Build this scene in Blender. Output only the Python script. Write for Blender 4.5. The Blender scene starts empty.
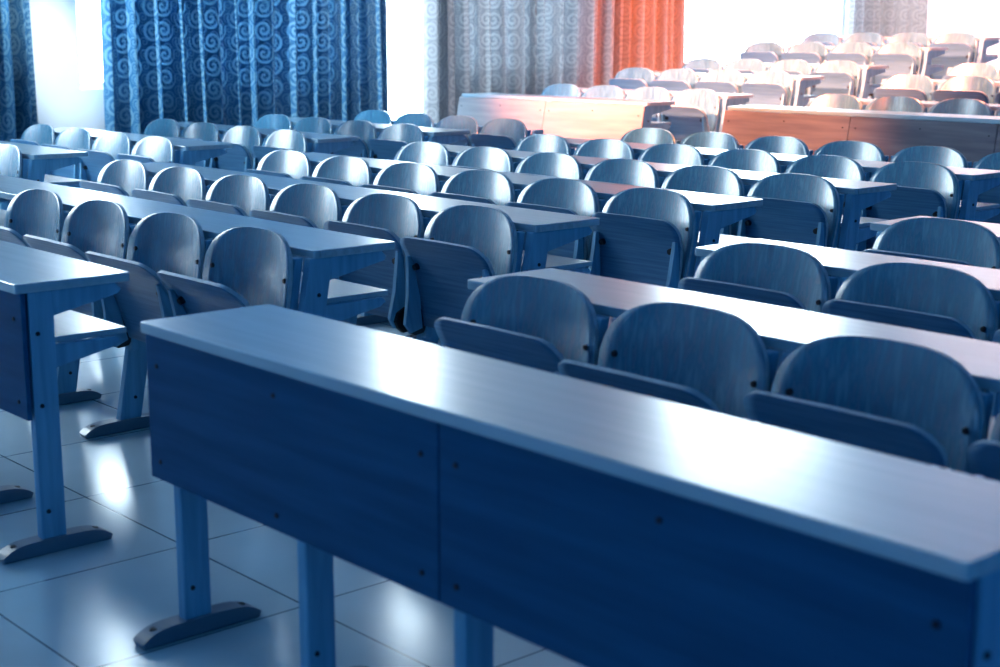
import bpy, bmesh, math, random
from mathutils import Vector, Matrix
random.seed(7)
S = bpy.context.scene
COL = S.collection
R = math.radians

# ------------------------------------------------------------------ materials
def new_mat(name):
    m = bpy.data.materials.new(name); m.use_nodes = True
    nt = m.node_tree
    for n in list(nt.nodes): nt.nodes.remove(n)
    out = nt.nodes.new('ShaderNodeOutputMaterial')
    return m, nt, out

def N(nt, kind, **kw):
    n = nt.nodes.new(kind)
    for k, v in kw.items():
        if k.startswith('i_'):
            key = k[2:].replace('_', ' ')
            n.inputs[key].default_value = v
        else:
            setattr(n, k, v)
    return n

def ramp(nt, stops):
    r = nt.nodes.new('ShaderNodeValToRGB')
    el = r.color_ramp.elements
    while len(el) < len(stops): el.new(0.5)
    for e, (p, c) in zip(el, stops):
        e.position = p; e.color = (c[0], c[1], c[2], 1)
    return r

def wood_mat(name, light, dark, rough=0.35, spec=0.5, scale=(120, 120, 3.5), coat=0.0, bump=0.03, contrast=(.35, .68)):
    m, nt, out = new_mat(name)
    tc = N(nt, 'ShaderNodeTexCoord')
    oi = N(nt, 'ShaderNodeObjectInfo')
    mul = N(nt, 'ShaderNodeVectorMath', operation='SCALE'); mul.inputs['Scale'].default_value = 7.3
    cmb = N(nt, 'ShaderNodeCombineXYZ')
    nt.links.new(oi.outputs['Random'], cmb.inputs['X']); nt.links.new(oi.outputs['Random'], cmb.inputs['Y']); nt.links.new(oi.outputs['Random'], cmb.inputs['Z'])
    nt.links.new(cmb.outputs[0], mul.inputs[0])
    add = N(nt, 'ShaderNodeVectorMath', operation='ADD')
    nt.links.new(tc.outputs['Object'], add.inputs[0]); nt.links.new(mul.outputs[0], add.inputs[1])
    mp = N(nt, 'ShaderNodeMapping'); mp.inputs['Scale'].default_value = scale
    nt.links.new(add.outputs[0], mp.inputs['Vector'])
    n1 = N(nt, 'ShaderNodeTexNoise'); n1.inputs['Scale'].default_value = 1.0; n1.inputs['Detail'].default_value = 5; n1.inputs['Distortion'].default_value = .25
    nt.links.new(mp.outputs[0], n1.inputs['Vector'])
    rp = ramp(nt, [(contrast[0], dark), (contrast[1], light)])
    nt.links.new(n1.outputs['Fac'], rp.inputs['Fac'])
    b = N(nt, 'ShaderNodeBsdfPrincipled')
    nt.links.new(rp.outputs['Color'], b.inputs['Base Color'])
    rr = N(nt, 'ShaderNodeMapRange'); rr.inputs['To Min'].default_value = rough + .06; rr.inputs['To Max'].default_value = rough - .04
    nt.links.new(n1.outputs['Fac'], rr.inputs['Value']); nt.links.new(rr.outputs[0], b.inputs['Roughness'])
    b.inputs['Specular IOR Level'].default_value = spec
    b.inputs['Coat Weight'].default_value = coat
    b.inputs['Coat Roughness'].default_value = rough * .7
    bp = N(nt, 'ShaderNodeBump'); bp.inputs['Strength'].default_value = bump; bp.inputs['Distance'].default_value = .01
    nt.links.new(n1.outputs['Fac'], bp.inputs['Height']); nt.links.new(bp.outputs[0], b.inputs['Normal'])
    nt.links.new(b.outputs[0], out.inputs['Surface'])
    return m

def plain_mat(name, col, rough=.5, spec=.5, metal=0, noise=0.0, nscale=4):
    m, nt, out = new_mat(name)
    b = N(nt, 'ShaderNodeBsdfPrincipled')
    b.inputs['Roughness'].default_value = rough; b.inputs['Specular IOR Level'].default_value = spec; b.inputs['Metallic'].default_value = metal
    if noise:
        tc = N(nt, 'ShaderNodeTexCoord')
        n1 = N(nt, 'ShaderNodeTexNoise'); n1.inputs['Scale'].default_value = nscale; n1.inputs['Detail'].default_value = 4
        nt.links.new(tc.outputs['Object'], n1.inputs['Vector'])
        d = tuple(c * (1 - noise) for c in col)
        rp = ramp(nt, [(.3, d), (.7, col)])
        nt.links.new(n1.outputs['Fac'], rp.inputs['Fac']); nt.links.new(rp.outputs[0], b.inputs['Base Color'])
    else:
        b.inputs['Base Color'].default_value = (*col, 1)
    nt.links.new(b.outputs[0], out.inputs['Surface'])
    return m

def tile_mat(name, tile=.6):
    m, nt, out = new_mat(name)
    tc = N(nt, 'ShaderNodeTexCoord')
    mp = N(nt, 'ShaderNodeMapping'); mp.inputs['Location'].default_value = (.50, .265, 0)
    nt.links.new(tc.outputs['Object'], mp.inputs['Vector'])
    br = N(nt, 'ShaderNodeTexBrick'); br.offset = 0; br.squash = 1
    br.inputs['Scale'].default_value = 1; br.inputs['Brick Width'].default_value = tile; br.inputs['Row Height'].default_value = tile
    br.inputs['Mortar Size'].default_value = .003; br.inputs['Mortar Smooth'].default_value = .1; br.inputs['Bias'].default_value = 0
    br.inputs['Color1'].default_value = (.60, .76, .85, 1); br.inputs['Color2'].default_value = (.63, .79, .88, 1); br.inputs['Mortar'].default_value = (.06, .10, .15, 1)
    nt.links.new(mp.outputs[0], br.inputs['Vector'])
    ns = N(nt, 'ShaderNodeTexNoise'); ns.inputs['Scale'].default_value = 2.2; ns.inputs['Detail'].default_value = 6
    nt.links.new(tc.outputs['Object'], ns.inputs['Vector'])
    mx = N(nt, 'ShaderNodeMix', data_type='RGBA', blend_type='MULTIPLY'); mx.inputs['Factor'].default_value = .35
    nt.links.new(br.outputs['Color'], mx.inputs['A']); nt.links.new(ns.outputs['Fac'], mx.inputs['B'])
    b = N(nt, 'ShaderNodeBsdfPrincipled')
    nt.links.new(mx.outputs['Result'], b.inputs['Base Color'])
    rr = N(nt, 'ShaderNodeMapRange'); rr.inputs['To Min'].default_value = .11; rr.inputs['To Max'].default_value = .20
    nt.links.new(ns.outputs['Fac'], rr.inputs['Value']); nt.links.new(rr.outputs[0], b.inputs['Roughness'])
    b.inputs['Specular IOR Level'].default_value = 1.0
    nt.links.new(b.outputs[0], out.inputs['Surface'])
    return m

def curtain_mat(name, base, thread, t0=.16, t1=.16):
    """woven cloth with a scroll pattern: uv.x = cloth length in metres, uv.y = height in metres"""
    m, nt, out = new_mat(name)
    uv = N(nt, 'ShaderNodeUVMap'); uv.uv_map = 'UVMap'
    def M(op, a, b=None, c=None):
        n = nt.nodes.new('ShaderNodeMath'); n.operation = op
        for i, v in enumerate((a, b, c)):
            if v is None: continue
            if isinstance(v, (int, float)): n.inputs[i].default_value = v
            else: nt.links.new(v, n.inputs[i])
        return n.outputs[0]
    sp = N(nt, 'ShaderNodeSeparateXYZ'); nt.links.new(uv.outputs[0], sp.inputs[0])
    def scroll(cell, offu, offv, turns):
        u = M('DIVIDE', M('ADD', sp.outputs[0], offu), cell); v = M('DIVIDE', M('ADD', sp.outputs[1], offv), cell)
        col = M('FLOOR', u)
        par = M('MODULO', M('ABSOLUTE', col), 2.0)
        sgn = M('SUBTRACT', M('MULTIPLY', par, 2.0), 1.0)
        v2 = M('ADD', v, M('MULTIPLY', par, .5))
        pu = M('SUBTRACT', M('FRACT', u), .5); pv = M('SUBTRACT', M('FRACT', v2), .5)
        pu = M('MULTIPLY', pu, sgn)
        r = M('SQRT', M('ADD', M('MULTIPLY', pu, pu), M('MULTIPLY', pv, pv)))
        th = M('DIVIDE', M('ARCTAN2', pv, pu), 2 * math.pi)
        s = M('FRACT', M('ADD', th, M('MULTIPLY', r, turns)))
        band = M('LESS_THAN', M('ABSOLUTE', M('SUBTRACT', s, .5)), .24)
        inside = M('LESS_THAN', r, .46)
        return M('MULTIPLY', band, inside)
    a = scroll(.19, 0, 0, 4.2)
    b = scroll(.095, .03, .045, 3.6)
    big = M('MULTIPLY', b, .55)
    pat = M('MAXIMUM', a, big)
    mixc = N(nt, 'ShaderNodeMix', data_type='RGBA')
    mixc.inputs['A'].default_value = (*base, 1); mixc.inputs['B'].default_value = (*thread, 1)
    nt.links.new(pat, mixc.inputs['Factor'])
    d = N(nt, 'ShaderNodeBsdfDiffuse'); t = N(nt, 'ShaderNodeBsdfTranslucent'); g = N(nt, 'ShaderNodeBsdfGlossy'); g.inputs['Roughness'].default_value = .5
    for s_ in (d, t): nt.links.new(mixc.outputs['Result'], s_.inputs['Color'])
    g.inputs['Color'].default_value = (.6, .6, .6, 1)
    m1 = N(nt, 'ShaderNodeMixShader')
    tr = M('ADD', M('MULTIPLY', pat, t1), t0)
    nt.links.new(tr, m1.inputs[0])
    nt.links.new(d.outputs[0], m1.inputs[1]); nt.links.new(t.outputs[0], m1.inputs[2])
    m2 = N(nt, 'ShaderNodeMixShader'); m2.inputs[0].default_value = .05
    nt.links.new(m1.outputs[0], m2.inputs[1]); nt.links.new(g.outputs[0], m2.inputs[2])
    nt.links.new(m2.outputs[0], out.inputs['Surface'])
    return m

def glass_mat(name):
    m, nt, out = new_mat(name)
    t = N(nt, 'ShaderNodeBsdfTransparent'); g = N(nt, 'ShaderNodeBsdfGlossy'); g.inputs['Roughness'].default_value = .02
    mx = N(nt, 'ShaderNodeMixShader'); mx.inputs[0].default_value = .05
    nt.links.new(t.outputs[0], mx.inputs[1]); nt.links.new(g.outputs[0], mx.inputs[2]); nt.links.new(mx.outputs[0], out.inputs['Surface'])
    return m

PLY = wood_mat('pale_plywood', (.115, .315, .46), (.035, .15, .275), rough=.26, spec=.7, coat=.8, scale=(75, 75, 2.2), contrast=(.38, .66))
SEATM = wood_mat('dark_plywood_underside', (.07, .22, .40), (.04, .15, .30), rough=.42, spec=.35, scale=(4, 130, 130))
PLY_EDGE = plain_mat('plywood_edge', (.38, .50, .60), .4, noise=.3, nscale=60)
BEAM = wood_mat('pale_solid_wood', (.17, .43, .64), (.11, .31, .50), rough=.45, spec=.35, scale=(40, 40, 3))
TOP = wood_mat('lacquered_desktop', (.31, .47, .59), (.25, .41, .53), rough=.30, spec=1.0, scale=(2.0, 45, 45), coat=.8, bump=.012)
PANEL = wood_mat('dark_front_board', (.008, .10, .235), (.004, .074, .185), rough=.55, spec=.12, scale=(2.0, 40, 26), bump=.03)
FOOT = plain_mat('painted_foot', (.10, .16, .24), .32, .5)
BLACK = plain_mat('black_hinge', (.012, .014, .018), .45, .4)
BOLT = plain_mat('dark_bolt', (.008, .014, .024), .5, .3)
TILE = tile_mat('polished_tile')
WALLM = plain_mat('white_plaster', (.82, .85, .88), .8, .2, noise=.06, nscale=3)
CEILM = plain_mat('ceiling_paint', (.20, .36, .52), .8, .2)
STEP = plain_mat('platform_paint', (.45, .50, .56), .5, .4, noise=.15, nscale=3)
FRAME = plain_mat('white_window_frame', (.8, .83, .86), .4)
GLASS = glass_mat('window_glass')
CURT = curtain_mat('blue_scroll_curtain', (.05, .19, .36), (.22, .41, .55), t0=.16, t1=.24)
CURTG = curtain_mat('lit_grey_scroll_curtain', (.32, .35, .39), (.46, .49, .52), t0=.42, t1=.12)  # blue cloth greyed and lightened so the added warm light reads orange
PANELD = wood_mat('neutral_dark_front_board', (.17, .16, .20), (.10, .10, .14), rough=.5, spec=.2, scale=(2.0, 40, 26), bump=.03)  # board colour neutralised so the added warm spot reads orange on it
PANEL_LIT = wood_mat('lit_front_board', (.30, .32, .36), (.22, .24, .28), rough=.4, spec=.4, scale=(2.0, 40, 26), bump=.03)  # lit copy of the front board: lamp brightness put into the colour

# ------------------------------------------------------------------ mesh helpers
def link(name, bm, mats, parent=None, loc=None, smooth=False):
    me = bpy.data.meshes.new(name)
    bmesh.ops.recalc_face_normals(bm, faces=bm.faces)
    bm.to_mesh(me); bm.free()
    for m in (mats if isinstance(mats, (list, tuple)) else [mats]): me.materials.append(m)
    if smooth:
        for p in me.polygons: p.use_smooth = True
    o = bpy.data.objects.new(name, me); COL.objects.link(o)
    if parent is not None: o.parent = parent
    if loc is not None: o.location = loc
    return o

def box(bm, x0, x1, y0, y1, z0, z1, bev=0.0, slant=0.0, seg=2):
    """axis box; slant shears y with z"""
    vs = [bm.verts.new((x, y + slant * z, z)) for z in (z0, z1) for y in (y0, y1) for x in (x0, x1)]
    f = [(0, 2, 3, 1), (4, 5, 7, 6), (0, 1, 5, 4), (2, 6, 7, 3), (0, 4, 6, 2), (1, 3, 7, 5)]
    fs = [bm.faces.new([vs[i] for i in q]) for q in f]
    if bev:
        es = list({e for q in fs for e in q.edges})
        bmesh.ops.bevel(bm, geom=es, offset=bev, segments=seg, affect='EDGES', profile=.5)
    return bm

def prism(bm, pts, axis, a, b, bev=0.0, mat_side=None):
    """extrude a 2-D outline along an axis (x: pts are (y,z); y: (x,z); z: (x,y))"""
    def P(p, t):
        return {'x': (t, p[0], p[1]), 'y': (p[0], t, p[1]), 'z': (p[0], p[1], t)}[axis]
    va = [bm.verts.new(P(p, a)) for p in pts]; vb = [bm.verts.new(P(p, b)) for p in pts]
    n = len(pts)
    fa = bm.faces.new(va); fb = bm.faces.new(list(reversed(vb)))
    side = [bm.faces.new((va[i], vb[i], vb[(i + 1) % n], va[(i + 1) % n])) for i in range(n)]
    if mat_side is not None:
        for q in side: q.material_index = mat_side
    if bev:
        es = [e for e in (list(fa.edges) + list(fb.edges))]
        bmesh.ops.bevel(bm, geom=es, offset=bev, segments=2, affect='EDGES', profile=.5)
    return bm

def rounded_rect(x0, x1, y0, y1, r, seg=6, corners=(1, 1, 1, 1)):
    pts = []
    cs = [(x1 - r, y0 + r, -90, corners[0], (x1, y0)), (x1 - r, y1 - r, 0, corners[1], (x1, y1)), (x0 + r, y1 - r, 90, corners[2], (x0, y1)), (x0 + r, y0 + r, 180, corners[3], (x0, y0))]
    for cx, cy, a0, on, raw in cs:
        if not on: pts.append(raw); continue
        for k in range(seg + 1):
            a = R(a0 + 90 * k / seg); pts.append((cx + r * math.cos(a), cy + r * math.sin(a)))
    return pts

def disc(bm, c, r, axis, depth, seg=14):
    m = Matrix.Translation(c)
    if axis == 'y': m = m @ Matrix.Rotation(R(90), 4, 'X')
    if axis == 'x': m = m @ Matrix.Rotation(R(90), 4, 'Y')
    bmesh.ops.create_cone(bm, cap_ends=True, segments=seg, radius1=r, radius2=r * .8, depth=depth, matrix=m)

def empty(name, loc=(0, 0, 0)):
    o = bpy.data.objects.new(name, None); COL.objects.link(o); o.location = loc; o.empty_display_size = .1
    return o

def tag(o, label=None, cat=None, group=None, kind=None):
    if label: o['label'] = label
    if cat: o['category'] = cat
    if group: o['group'] = group
    if kind: o['kind'] = kind
    return o

def children(o, table):
    return table.get(o, [])

# ------------------------------------------------------------------ layout (metres)
PITCH = .9292            # row to row
DEPTH = .3165              # desktop depth
TOPZ = .76
SEAT = .52
XA, XB = -4.681, -.687    # ends of the curtain-side and middle blocks
XC = .033                 # aisle end of the block behind the long front desk
SEATC = .52
WALLX = -7.93
CURTX = -7.75
CEIL = 5.0
BACKY = 16.0
def base(i):
    return {7: .133, 8: .16, 9: .285, 10: .36, 11: .51, 12: .60, 13: .69}.get(i, 0.0)
def rowy(i):
    return PITCH * i + (.20 if i >= 7 else 0)
SL = .19                  # lean of legs and backrests

# ------------------------------------------------------------------ tip-up chair (origin: floor under the desk front edge, seat centre)
def back_outline():
    half = []
    for x, z in [(.207, .385), (.224, .42), (.241, .50), (.251, .60), (.2525, .63)]: half.append((x, z))
    n = 14
    for k in range(1, n + 1):
        a = R(90 * k / n)
        ex = 1 / 1.42
        half.append((.2525 * (math.cos(a) ** ex), .63 + .174 * (math.sin(a) ** ex)))
    left = [(-x, z) for x, z in reversed(half[:-1])]
    return half + left

def sheet(outline, yfun, thick, nx=14):
    """a curved board: the outline filled with a grid that follows yfun(x,z)"""
    bm = bmesh.new()
    zs = sorted({round(z, 5) for _, z in outline})
    zmin, zmax = zs[0], zs[-1]
    # half-width as function of z
    right = sorted([(z, x) for x, z in outline if x >= -1e-6])
    def hw(z):
        for (z0, x0), (z1, x1) in zip(right, right[1:]):
            if z0 <= z <= z1:
                return x0 if z1 - z0 < 1e-9 else x0 + (x1 - x0) * (z - z0) / (z1 - z0)
        return right[-1][1]
    rows = [z for z, _ in right]
    rows = sorted(set(rows))
    grid = [[], []]
    for side in (0, 1):
        for z in rows:
            w = max(hw(z), .004)
            row = []
            for k in range(nx + 1):
                x = -w + 2 * w * k / nx
                row.append(bm.verts.new((x, yfun(x, z) + side * thick, z)))
            grid[side].append(row)
    for side in (0, 1):
        g = grid[side]
        for a, b in zip(g, g[1:]):
            for k in range(nx):
                q = [a[k], a[k + 1], b[k + 1], b[k]]
                f = bm.faces.new(q if side == 0 else list(reversed(q))); f.smooth = True
    f0, f1 = grid
    nr = len(rows)
    loop0 = f0[0][:] + [r[-1] for r in f0[1:]] + list(reversed(f0[-1][:-1])) + [r[0] for r in reversed(f0[1:-1])]
    loop1 = f1[0][:] + [r[-1] for r in f1[1:]] + list(reversed(f1[-1][:-1])) + [r[0] for r in reversed(f1[1:-1])]
    n = len(loop0)
    for i in range(n):
        f = bm.faces.new((loop0[i], loop0[(i + 1) % n], loop1[(i + 1) % n], loop1[i])); f.material_index = 1
    return bm

def yback(x, z):
    return -.068 + .15 * (z - .74) + .042 - .62 * x * x
EDGE_Y = -.068 + .042 - .62 * .225 ** 2      # backrest face near its side edges at z = .74

def seat_outline():                          # z measured from the hinge axis
    half = [(.196, -.03), (.206, .03), (.222, .13), (.234, .22)]
    for k in range(0, 9):
        a = R(90 * k / 8)
        half.append((.172 + .064 * math.cos(a), .262 + .064 * math.sin(a)))
    half.append((.06, .327)); half.append((0, .328))
    left = [(-x, z) for x, z in reversed(half[:-1])]
    return half + left

def yseat(x, z):
    t = max(0, min(1, (z + .03) / .36))
    return .022 * math.sin(math.pi * t) - .02 * max(t - .75, 0) * 4

HINGE = (-.128, .38)
def make_chair():
    root = empty('tip_up_chair')
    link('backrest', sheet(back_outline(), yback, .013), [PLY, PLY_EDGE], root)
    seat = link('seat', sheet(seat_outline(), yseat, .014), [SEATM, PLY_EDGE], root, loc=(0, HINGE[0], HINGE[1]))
    for s in (-1, 1):
        bm = bmesh.new()
        x0 = s * .214
        q = lambda z: yseat(.2, z) - .002
        prism(bm, [(q(-.03), -.04), (q(.08), .08), (q(.2), .2), (q(.235), .24), (q(.235) - .014, .242), (q(.2) - .026, .2), (q(.1) - .052, .1), (q(0) - .078, 0), (q(0) - .06, -.04)], 'x', x0 - .009, x0 + .009, bev=.003)
        link('seat_bracket', bm, BEAM, seat)
        bm = bmesh.new()
        disc(bm, (s * .186, yseat(.19, .2) - .008, .2), .014, 'y', .018)
        link('seat_bolt', bm, BOLT, seat)
        bm = bmesh.new()
        yb = EDGE_Y - .15 * .74 + .017
        box(bm, s * .221 - .016, s * .221 + .016, yb, yb + .030, .30, .735, bev=.004, slant=.15)
        link('support_post', bm, BEAM, root)
        bm = bmesh.new()
        y0, z0 = HINGE
        pts = [(y0 - .045, z0 - .045), (y0 - .058, z0 - .02), (y0 - .045, z0 + .012), (y0 - .01, z0 + .03), (y0 + .04, z0 + .03), (y0 + .05, z0 - .02), (y0 + .02, z0 - .06), (y0 - .02, z0 - .066)]
        prism(bm, pts, 'x', s * .226 - .012, s * .226 + .012, bev=.004)
        link('hinge', bm, BLACK, root)
        for z, xx in ((.665, .212), (.47, .20)):
            bm = bmesh.new()
            disc(bm, (s * xx, yback(xx, z) - .002, z), .0085, 'y', .008)
            link('bolt', bm, BOLT, root)
    return root

CH_ROOT = make_chair()
_used = [False]
KIDS = {}
for _o in list(COL.objects):
    if _o.parent is not None: KIDS.setdefault(_o.parent, []).append(_o)
def copy_tree(o, parent=None):
    c = o.copy(); COL.objects.link(c); c.parent = parent
    made = [c]
    for ch in KIDS.get(o, []): made += copy_tree(ch, c)
    return made
rt = random.Random(21)
def place_chair(x, y, z, label, tilt=None):
    """tilt: how far the tipped-up seat hangs forward, in degrees"""
    if not _used[0]:
        r = CH_ROOT; _used[0] = True
        made = [r] + KIDS[r]
    else:
        made = copy_tree(CH_ROOT); r = made[0]
    if tilt is None: tilt = rt.uniform(4, 11)
    for c in made:
        if c.name.split('.')[0] == 'seat': c.rotation_euler = (R(tilt), 0, 0)
    r.location = (x, y, z)
    tag(r, label, 'chair', 'wooden tip-up chairs of the lecture hall')
    return r

# ------------------------------------------------------------------ desks
def leg_parts(desk, xk, slanted, arms=True, lz=0.0):
    bm = bmesh.new()
    if slanted: box(bm, xk - .017, xk + .017, -.012 - SL * .735, -.012 - SL * .735 + .086, .03, .735, bev=.004, slant=SL)
    else: box(bm, xk - .017, xk + .017, .008, .080, .03, .735, bev=.004)
    leg = link('leg', bm, BEAM, desk)
    bm = bmesh.new()
    y0, y1 = (-.285, .045) if slanted else (-.112, .215)
    ym = (y0 + y1) / 2
    hl = (y1 - y0) / 2
    pts = [(y0 + .006, 0), (y1 - .006, 0)]
    for k in range(0, 19):
        c = math.cos(math.pi * k / 18)
        pts.append((ym + hl * c * (1 if abs(c) < .999 else 1), .014 + .030 * (1 - abs(c) ** 5)))
    prism(bm, pts, 'x', xk - .026, xk + .026, bev=.006)
    foot = link('foot', bm, FOOT, leg)
    for yy in (y0 + .045, y1 - .045):
        bm = bmesh.new(); disc(bm, (xk, yy, .034), .013, 'z', .009)
        link('foot_bolt', bm, BOLT, leg)
    if arms:
        bm = bmesh.new()
        ya = .0745 if slanted else .0805
        prism(bm, [(ya, .7335), (.265, .7335), (.285, .715), (.275, .702), (ya - .012, .66)], 'x', xk - .012, xk + .012, bev=.003)
        link('top_bracket', bm, BEAM, leg)
        bm = bmesh.new()
        ys = .046 if slanted else .0805
        prism(bm, [(ys, .5825), (.265, .5825), (.28, .568), (.255, .553), (ys - .012, .515)], 'x', xk - .012, xk + .012, bev=.003)
        link('shelf_bracket', bm, BEAM, leg)
    for zz in (.62, .42, .12):
        bm = bmesh.new()
        yc = (-.012 + SL * (zz - .735) + .05) if slanted else .03
        disc(bm, (xk + .0175, yc, zz), .007, 'x', .006)
        link('leg_bolt', bm, BOLT, leg)
    return leg

def make_desk(x0, x1, y, z, legs, label, slanted=True, panels=0, group=None, panel_top=.733, shelf=True, depth=DEPTH, front=0.0, pmat=None):
    d = empty('lecture_desk', (x0, y, z))
    L = x1 - x0
    bm = bmesh.new()
    prism(bm, rounded_rect(0, L, front, depth, .009, 4), 'z', TOPZ - .026, TOPZ, bev=.003)
    link('desktop', bm, TOP, d)
    if slanted:
        bm = bmesh.new(); box(bm, L - .0005, L + .004, .020, DEPTH * .70, TOPZ - .024, TOPZ - .0015, bev=.001)
        link('edge_strip', bm, PLY_EDGE, d)
    lx = [k - x0 for k in legs]
    for k in lx: leg_parts(d, k, slanted)
    if shelf:
        ys = .0 if slanted else .0
        bm = bmesh.new()
        # shelf notched round the legs: front edge steps back at each leg
        fy = .050 if slanted else .083
        prism(bm, [(.03, fy), (L - .03, fy), (L - .03, .305), (.03, .305)], 'z', .583, .600, bev=.002)
        link('book_shelf', bm, TOP, d)
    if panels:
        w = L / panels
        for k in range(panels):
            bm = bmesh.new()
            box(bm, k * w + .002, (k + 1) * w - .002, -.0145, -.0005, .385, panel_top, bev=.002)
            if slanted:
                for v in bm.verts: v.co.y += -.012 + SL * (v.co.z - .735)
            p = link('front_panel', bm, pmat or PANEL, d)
            for (bx, bz) in ((.05, .66), (w / 2, .68), (w - .05, .66), (.05, .43), (w / 2, .42), (w - .05, .43)):
                bm = bmesh.new(); disc(bm, (k * w + bx, -.016 + ((-.012 + SL * (bz - .735)) if slanted else 0), bz), .006, 'y', .004)
                link('bolt', bm, BOLT, p)
    tag(d, label, 'desk', group)
    return d

ORD = ['first', 'second', 'third', 'fourth', 'fifth', 'sixth', 'seventh']
DG = 'long lecture hall desks'

# --- long front desk of the near block and its neighbour
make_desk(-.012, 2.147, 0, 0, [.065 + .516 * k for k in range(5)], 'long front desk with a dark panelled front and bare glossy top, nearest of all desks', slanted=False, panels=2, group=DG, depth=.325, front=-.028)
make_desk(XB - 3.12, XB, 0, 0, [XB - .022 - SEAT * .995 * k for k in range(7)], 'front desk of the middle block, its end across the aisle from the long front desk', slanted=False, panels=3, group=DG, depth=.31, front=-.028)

# --- middle block rows
def bleg(n, xend): return [xend - .020 - SEAT * k for k in range(n + 1)]
rowB = {1: 'second', 2: 'third', 3: 'fourth', 4: 'fifth', 5: 'sixth'}
for i in range(1, 6):
    make_desk(XB - 6 * SEAT - .035, XB, PITCH * i, 0, bleg(6, XB), f'{rowB[i]} desk from the front in the six-seat middle block', group=DG)
rowA = {2: 'first', 3: 'second', 4: 'third', 5: 'fourth'}
for i in range(2, 6):
    make_desk(XA - 4 * SEAT - .035, XA, PITCH * i, 0, bleg(4, XA), f'{rowA[i]} visible desk from the front in the block beside the curtains', group=DG)
rowC = {1: 'desk right behind the long front desk, fronted by four chairs', 2: 'third desk back in the block of the long front desk', 3: 'fourth desk back in the block of the long front desk'}
for i in range(1, 4):
    legs = [XC + .057 + SEATC * k for k in range(5)]
    make_desk(XC, XC + 4 * SEATC + .08, PITCH * i, 0, legs, rowC[i], group=DG)
# --- raised rear section
make_desk(XA - 2.16, XA, rowy(7), base(7), bleg(4, XA), 'panel-fronted desk of the raised rear section, end near the curtains, brightly lit front', slanted=True, panels=2, group=DG, pmat=PANEL_LIT)
make_desk(XB - 3.22, XB, rowy(7), base(7), bleg(6, XB - .06), 'dark panel-fronted desk of the raised rear section behind the middle block', slanted=True, panels=3, group=DG, pmat=PANELD)
for i, w in ((8, 'second'), (9, 'third'), (10, 'fourth'), (11, 'fifth'), (12, 'sixth')):
    make_desk(XA - 4 * SEAT - .035, XA, rowy(i), base(i), bleg(4, XA), f'{w} desk row of the raised section, beside the curtains', group=DG)
    make_desk(XB - 6 * SEAT - .09, XB, rowy(i), base(i), bleg(6, XB - .05), f'{w} desk row of the raised section, away from the curtains', group=DG)

# --- chairs
def chair_row(n, xend, seat, i, label_fun, ks=None, inset=.020, tilts=None):
    for k in (ks if ks is not None else range(n)):
        x = xend - inset - seat * (k + .5)
        place_chair(x, rowy(i), base(i), label_fun(k), tilts[k] if tilts else None)
def ordv(k): return ORD[k]
chB = {1: 'first', 2: 'second', 3: 'third', 4: 'fourth', 5: 'fifth'}
for i in range(1, 6):
    ks = range(4) if i == 1 else range(6)
    chair_row(6, XB, SEAT, i, lambda k, i=i: (f'wooden tip-up chair at the aisle end of the {chB[i]} chair row, middle block' if k == 0 else f'wooden tip-up chair, {ORD[k]} from the aisle end, {chB[i]} row of middle block'), ks, tilts={1: (25, 23, 21, 19, 18, 18), 2: (14, 8, 10, 9, 7, 8), 3: (4, 6, 5, 7, 6, 6)}.get(i))
chair_row(6, XB, SEAT, 6, lambda k: f'wooden tip-up chair before the dark raised panel, {ORD[5 - k]} from the curtains', range(6))
chA = {2: 'first', 3: 'second', 4: 'third', 5: 'fourth', 6: 'last'}
for i in range(2, 7):
    ks = range(1) if i == 2 else range(4)
    if i == 6:
        f = lambda k: f'wooden tip-up chair before the lit raised panel, {ORD[3 - k]} from the curtains'
    elif i == 2:
        f = lambda k: 'bright wooden chair back beside the frontmost visible desk near the curtains'
    else:
        f = lambda k, i=i: f'pale tip-up chair, {ORD[3 - k]} from the curtains, {chA[i]} row of curtain-side block'
    chair_row(4, XA, SEAT, i, f, ks)
def chair_c(i, k, label):
    place_chair(XC + .057 + SEATC * (k + .5), PITCH * i, 0, label, (10, 21, 13, 12)[k] if i == 1 else None)
for k in range(4):
    chair_c(1, k, ('dark wooden tip-up chair behind the long front desk, at its aisle end' if k == 0 else f'dark wooden tip-up chair behind the long front desk, {ORD[k]} from the aisle'))
for k in range(3):
    chair_c(2, k, f'wooden tip-up chair, {ORD[k]} from the aisle, second chair row behind the long front desk')
for k in range(2):
    chair_c(3, k, f'wooden tip-up chair, {ORD[k]} from the aisle, third chair row behind the long front desk')
rr = {8: 'first', 9: 'second', 10: 'third', 11: 'fourth', 12: 'fifth'}
for i in range(8, 13):
    chair_row(4, XA, SEAT, i, lambda k, i=i: f'raised-section chair, {rr[i]} row beside the curtains, {ORD[3 - k]} from the curtains', tilts=(24, 8, 8, 8) if i == 8 else (5, 4, 6, 5))
    nB = {8: (5, 4, 3, 2), 9: (5, 4, 3, 2), 10: (5, 4, 3, 2), 11: (5, 4, 3), 12: (5, 4)}[i]
    chair_row(6, XB - .05, SEAT, i, lambda k, i=i: f'raised-section chair, {rr[i]} row behind the dark panel, {ORD[5 - k]} from the aisle', nB)

# --- leg frames carrying the last chair rows of the flat section
def seat_frame(xend, n, i, label):
    d = empty('seat_frame', (xend, PITCH * i, 0))
    for k in range(n + 1):
        leg_parts(d, -.020 - SEAT * k, True, arms=False)
    bm = bmesh.new()
    box(bm, -.035 - SEAT * n, -.005, .078, .10, .62, .69, bev=.004)
    link('rail', bm, BEAM, d)
    tag(d, label, 'seat frame', 'leg frames of the last flat rows')
seat_frame(XA, 4, 6, 'row of wooden legs carrying the last chairs before the lit raised panel')
seat_frame(XB, 6, 6, 'row of wooden legs carrying the last chairs before the dark raised panel')

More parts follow.
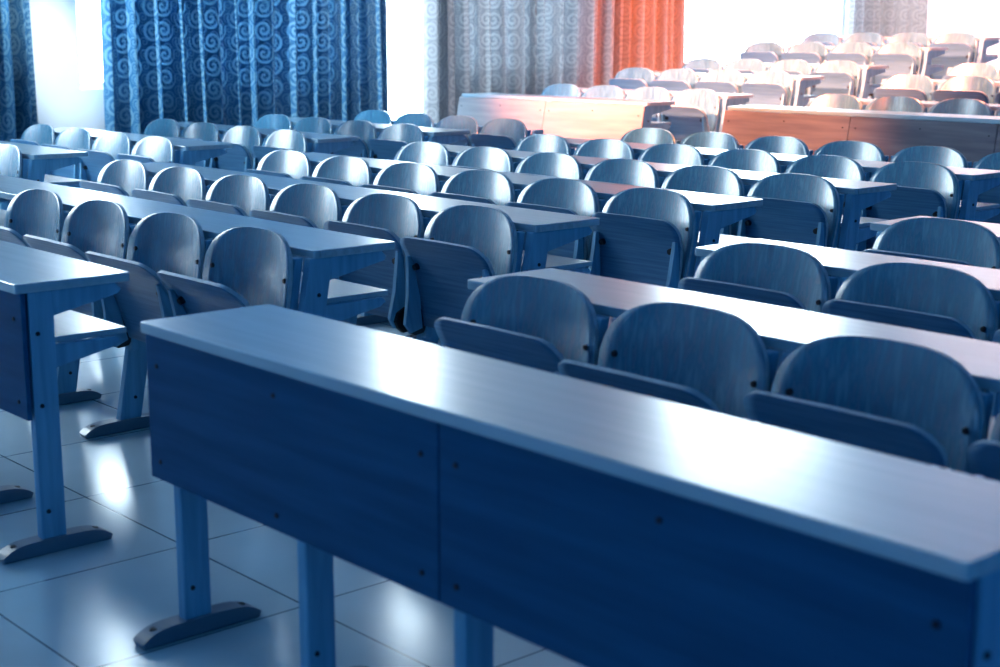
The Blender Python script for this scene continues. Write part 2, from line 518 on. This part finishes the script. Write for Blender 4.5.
# ------------------------------------------------------------------ room shell
def struct(name, bm, m):
    return tag(link(name, bm, m), kind='structure')
bm = bmesh.new(); box(bm, WALLX - .3, 7, -16, PITCH * 7 - .12, -.1, 0); struct('floor', bm, TILE)
# raised rear floor: one step per row
bm = bmesh.new()
for i in range(7, 14):
    y0 = rowy(i) - .32
    y1 = rowy(i + 1) - .32 if i < 13 else BACKY
    box(bm, WALLX - .3, 7, y0, y1, -.1, base(i))
struct('floor_rear', bm, STEP)

# windows in the curtain wall: (y0, y1, sill, head)
HEAD = 4.45
WIN = [(-.75, 1.95, .97, HEAD), (3.74, 6.45, .97, HEAD), (6.75, 7.30, .55, HEAD), (7.5, 9.25, .97, HEAD), (10.75, 13.75, .97, HEAD)]
bm = bmesh.new()
ys = -16.0
for (a, b, s, h) in WIN:
    box(bm, WALLX - .24, WALLX, ys, a, 0, CEIL)
    box(bm, WALLX - .24, WALLX, a, b, 0, s)
    box(bm, WALLX - .24, WALLX, a, b, h, CEIL)
    ys = b
box(bm, WALLX - .24, WALLX, ys, BACKY + .2, 0, CEIL)
struct('wall_left', bm, WALLM)
bm = bmesh.new(); box(bm, WALLX, 7, BACKY, BACKY + .2, 0, CEIL); struct('wall_back', bm, WALLM)
bm = bmesh.new(); box(bm, WALLX - .3, 7, -16, BACKY + .2, CEIL, CEIL + .15); struct('ceiling', bm, CEILM)

for n, (a, b, s, h) in enumerate(WIN):
    w = empty(f'window_{n + 1}', (WALLX - .12, (a + b) / 2, s)); tag(w, kind='structure')
    W, H = b - a, h - s
    bm = bmesh.new()
    t = .05
    for (y0, y1, z0, z1) in ((-W / 2, -W / 2 + t, 0, H), (W / 2 - t, W / 2, 0, H), (-W / 2 + t, W / 2 - t, 0, t), (-W / 2 + t, W / 2 - t, H - t, H)):
        box(bm, -.03, .03, y0, y1, z0, z1)
    nm = max(1, round(W / 1.0))
    for k in range(1, nm):
        yc = -W / 2 + W * k / nm
        box(bm, -.025, .025, yc - .022, yc + .022, t, H - t)
    link('window_frame', bm, FRAME, w)
    bm = bmesh.new(); box(bm, -.004, .004, -W / 2 + t, W / 2 - t, t, H - t); link('pane', bm, GLASS, w)

# ------------------------------------------------------------------ curtains
def curtain(y0, y1, label, folds_per_m=5.6, amp=.085, seed=1, taper=0.0, zb=.06, mat=None):
    rnd = random.Random(seed)
    Lw = y1 - y0
    nf = max(3, int(Lw * folds_per_m))
    # irregular fold positions
    cuts = [0]
    for k in range(nf): cuts.append(cuts[-1] + rnd.uniform(.65, 1.5))
    tot = cuts[-1]; cuts = [c / tot for c in cuts]
    amps = [amp * rnd.uniform(.55, 1.35) for _ in range(nf)]
    SUB = 14
    prof = []
    for k in range(nf):
        for j in range(SUB):
            u = j / SUB
            s = 2 * (.5 + .5 * math.sin(2 * math.pi * u)) ** 1.9 - 1
            prof.append((cuts[k] + (cuts[k + 1] - cuts[k]) * (u + .10 * math.sin(4 * math.pi * u) / 2), amps[k] * (s + .12 * math.sin(4 * math.pi * u + k))))
    prof.append((1.0, -.3 * amp))
    zs = [zb + (4.75 - zb) * k / 30 for k in range(31)]
    bm = bmesh.new(); uvl = bm.loops.layers.uv.new('UVMap')
    grid = []
    for z in zs:
        f = (z - zb) / (4.75 - zb)
        row = []
        spread = 1 + taper * (1 - f)
        for t, d in prof:
            yy = y0 + Lw * (.5 + (t - .5) * spread)
            row.append(bm.verts.new((d * (1.12 - .25 * f) + .012 * math.sin(9 * t + 3 * f), yy + .012 * math.sin(5 * f + 7 * t), z)))
        grid.append(row)
    arc = [0]
    for (t0, d0), (t1, d1) in zip(prof, prof[1:]): arc.append(arc[-1] + math.hypot((t1 - t0) * Lw, d1 - d0))
    for a, (r0, r1) in enumerate(zip(grid, grid[1:])):
        for k in range(len(prof) - 1):
            fc = bm.faces.new((r0[k], r0[k + 1], r1[k + 1], r1[k])); fc.smooth = True
            for lp, (kk, aa) in zip(fc.loops, ((k, a), (k + 1, a), (k + 1, a + 1), (k, a + 1))):
                lp[uvl].uv = (arc[kk], zs[aa])
    o = link('curtain', bm, mat or CURT, loc=(CURTX, 0, 0))
    sol = o.modifiers.new('thickness', 'SOLIDIFY'); sol.thickness = .002
    tag(o, label, 'curtain', 'floor-length scroll-patterned curtains')
    return o
curtain(2.0, 3.28, 'dark blue patterned curtain at the edge, before the narrow gap of bare wall', seed=3, taper=.03)
curtain(3.86, 6.60, 'wide blue scroll-patterned curtain between the bare wall and a slim bright gap', seed=11, taper=.012)
curtain(7.04, 10.53, 'grey-blue patterned curtain lit orange towards the wide bright window', seed=5, taper=.0, mat=CURTG)
curtain(13.42, 15.15, 'pale pink-lit curtain beyond the wide bright window, near the rear wall', seed=8, mat=CURTG)

# ------------------------------------------------------------------ light
w = bpy.data.worlds.new('World'); S.world = w; w.use_nodes = True
nt = w.node_tree
for n in list(nt.nodes): nt.nodes.remove(n)
out = nt.nodes.new('ShaderNodeOutputWorld'); bg = nt.nodes.new('ShaderNodeBackground')
tc = nt.nodes.new('ShaderNodeTexCoord'); sx = nt.nodes.new('ShaderNodeSeparateXYZ')
nt.links.new(tc.outputs['Generated'], sx.inputs[0])
mr = nt.nodes.new('ShaderNodeMapRange'); mr.inputs['From Min'].default_value = -.25; mr.inputs['From Max'].default_value = .1; mr.interpolation_type = 'SMOOTHSTEP'
nt.links.new(sx.outputs['X'], mr.inputs['Value'])
mx = nt.nodes.new('ShaderNodeMix'); mx.data_type = 'RGBA'
mx.inputs['A'].default_value = (15.0, 18.5, 20.5, 1)
mx.inputs['B'].default_value = (.0, .14, .38, 1)
mr2 = nt.nodes.new('ShaderNodeMapRange'); mr2.inputs['From Min'].default_value = -.70; mr2.inputs['From Max'].default_value = -.86; mr2.interpolation_type = 'SMOOTHSTEP'
nt.links.new(sx.outputs['Y'], mr2.inputs['Value'])
mxx = nt.nodes.new('ShaderNodeMath'); mxx.operation = 'MAXIMUM'
nt.links.new(mr.outputs[0], mxx.inputs[0]); nt.links.new(mr2.outputs[0], mxx.inputs[1])
nt.links.new(mxx.outputs[0], mx.inputs['Factor']); nt.links.new(mx.outputs['Result'], bg.inputs['Color'])
bg.inputs['Strength'].default_value = 1.0
nt.links.new(bg.outputs[0], out.inputs['Surface'])

def portal(y0, y1, z0, z1):
    l = bpy.data.lights.new('window_daylight', 'AREA'); l.shape = 'RECTANGLE'; l.size = z1 - z0; l.size_y = y1 - y0
    l.cycles.is_portal = True
    o = bpy.data.objects.new('window_daylight', l); COL.objects.link(o)
    o.location = (WALLX - .26, (y0 + y1) / 2, (z0 + z1) / 2); o.rotation_euler = (0, R(-90), 0)
for (a, b, s, h) in WIN: portal(a, b, s, h)

def spot(loc, target, power, col, angle, blend=.6, size=.15):  # unseen added lamp, no fitting modelled
    l = bpy.data.lights.new('added_spot', 'SPOT'); l.energy = power; l.color = col; l.spot_size = R(angle); l.spot_blend = blend; l.shadow_soft_size = size
    o = bpy.data.objects.new('added_spot', l); COL.objects.link(o); o.location = loc
    d = Vector(target) - Vector(loc); o.rotation_euler = d.to_track_quat('-Z', 'Y').to_euler()
    return o
WARM = (1, .13, .01)
spot((-5.9, 9.2, 4.8), (-7.75, 10.0, 1.2), 5600, WARM, 31, 1.0)  # added for the orange wash on the grey curtain's rear end
spot((-3.4, 3.4, 4.8), (-3.5, 6.65, .5), 5500, (1, .28, .06), 25, 1.0)  # added to throw orange onto the dark raised panel
spot((-5.7, 3.2, 4.8), (-5.3, 6.9, .6), 900, (1, .72, .66), 34, 1.0)  # added to brighten the raised panel near the curtains
spot((-6.3, 4.2, 4.8), (-7.75, 7.6, 1.4), 1000, (1, .90, .90), 44, 1.0)  # added to lift the front part of the grey curtain
spot((-4.6, 6.75, 4.9), (-4.4, 9.6, .8), 11000, (1, .25, .12), 80, 1.0)  # added steep warm light to bleach the raised chair rows
spot((-5.8, .5, 3.1), (-4.9, 9.9, 1.15), 30000, (1, .24, .12), 30, 1.0)  # added in mid-air to lighten the rear seat undersides
spot((-5.2, 11.0, 4.8), (-6.4, 16.0, 1.9), 4500, (1, .76, .70), 70, 1.0)  # added to whiten the rear wall and last curtain
spot((-6.3, 13.2, 4.8), (-7.75, 9.6, 1.2), 4200, (1, .78, .70), 44, 1.0)  # added from the rear side for pale ridges between orange folds
spot((-5.6, 2.4, 4.8), (-7.93, 3.56, 1.2), 2200, (.8, .93, 1), 10, .6)  # added to whiten the bare wall strip between curtains
spot((-6.9, .6, 4.6), (-7.75, 5.2, 1.5), 3000, (.62, .86, 1), 50, 1.0)  # added at a grazing angle to bring out the blue curtain's folds

# ------------------------------------------------------------------ camera
cam = bpy.data.cameras.new('Camera'); co = bpy.data.objects.new('Camera', cam); COL.objects.link(co)
cam.sensor_width = 36; cam.lens = 1502.88 * 36 / 1000
yaw, pit, rol = .8455, .1990, .0004
fw = Vector((-math.sin(yaw) * math.cos(pit), math.cos(yaw) * math.cos(pit), -math.sin(pit)))
r = fw.cross(Vector((0, 0, 1))).normalized(); u = r.cross(fw)
r2 = r * math.cos(rol) + u * math.sin(rol); u2 = -r * math.sin(rol) + u * math.cos(rol)
m = Matrix(((r2.x, u2.x, -fw.x), (r2.y, u2.y, -fw.y), (r2.z, u2.z, -fw.z))).to_4x4()
m.translation = Vector((3.105, -1.6715, 1.4221))
co.matrix_world = m
cam.dof.use_dof = True; cam.dof.focus_distance = 5.9; cam.dof.aperture_fstop = 3.6
cam.clip_start = .05
S.camera = co

S.view_settings.view_transform = 'Standard'; S.view_settings.look = 'None'; S.view_settings.gamma = 1; S.view_settings.use_curve_mapping = False
S.view_settings.exposure = 0.0
S.cycles.use_denoising = True
S.cycles.max_bounces = 8; S.cycles.diffuse_bounces = 4; S.cycles.glossy_bounces = 4; S.cycles.transparent_max_bounces = 12
S.cycles.caustics_reflective = False; S.cycles.caustics_refractive = False
S.cycles.sample_clamp_indirect = 6
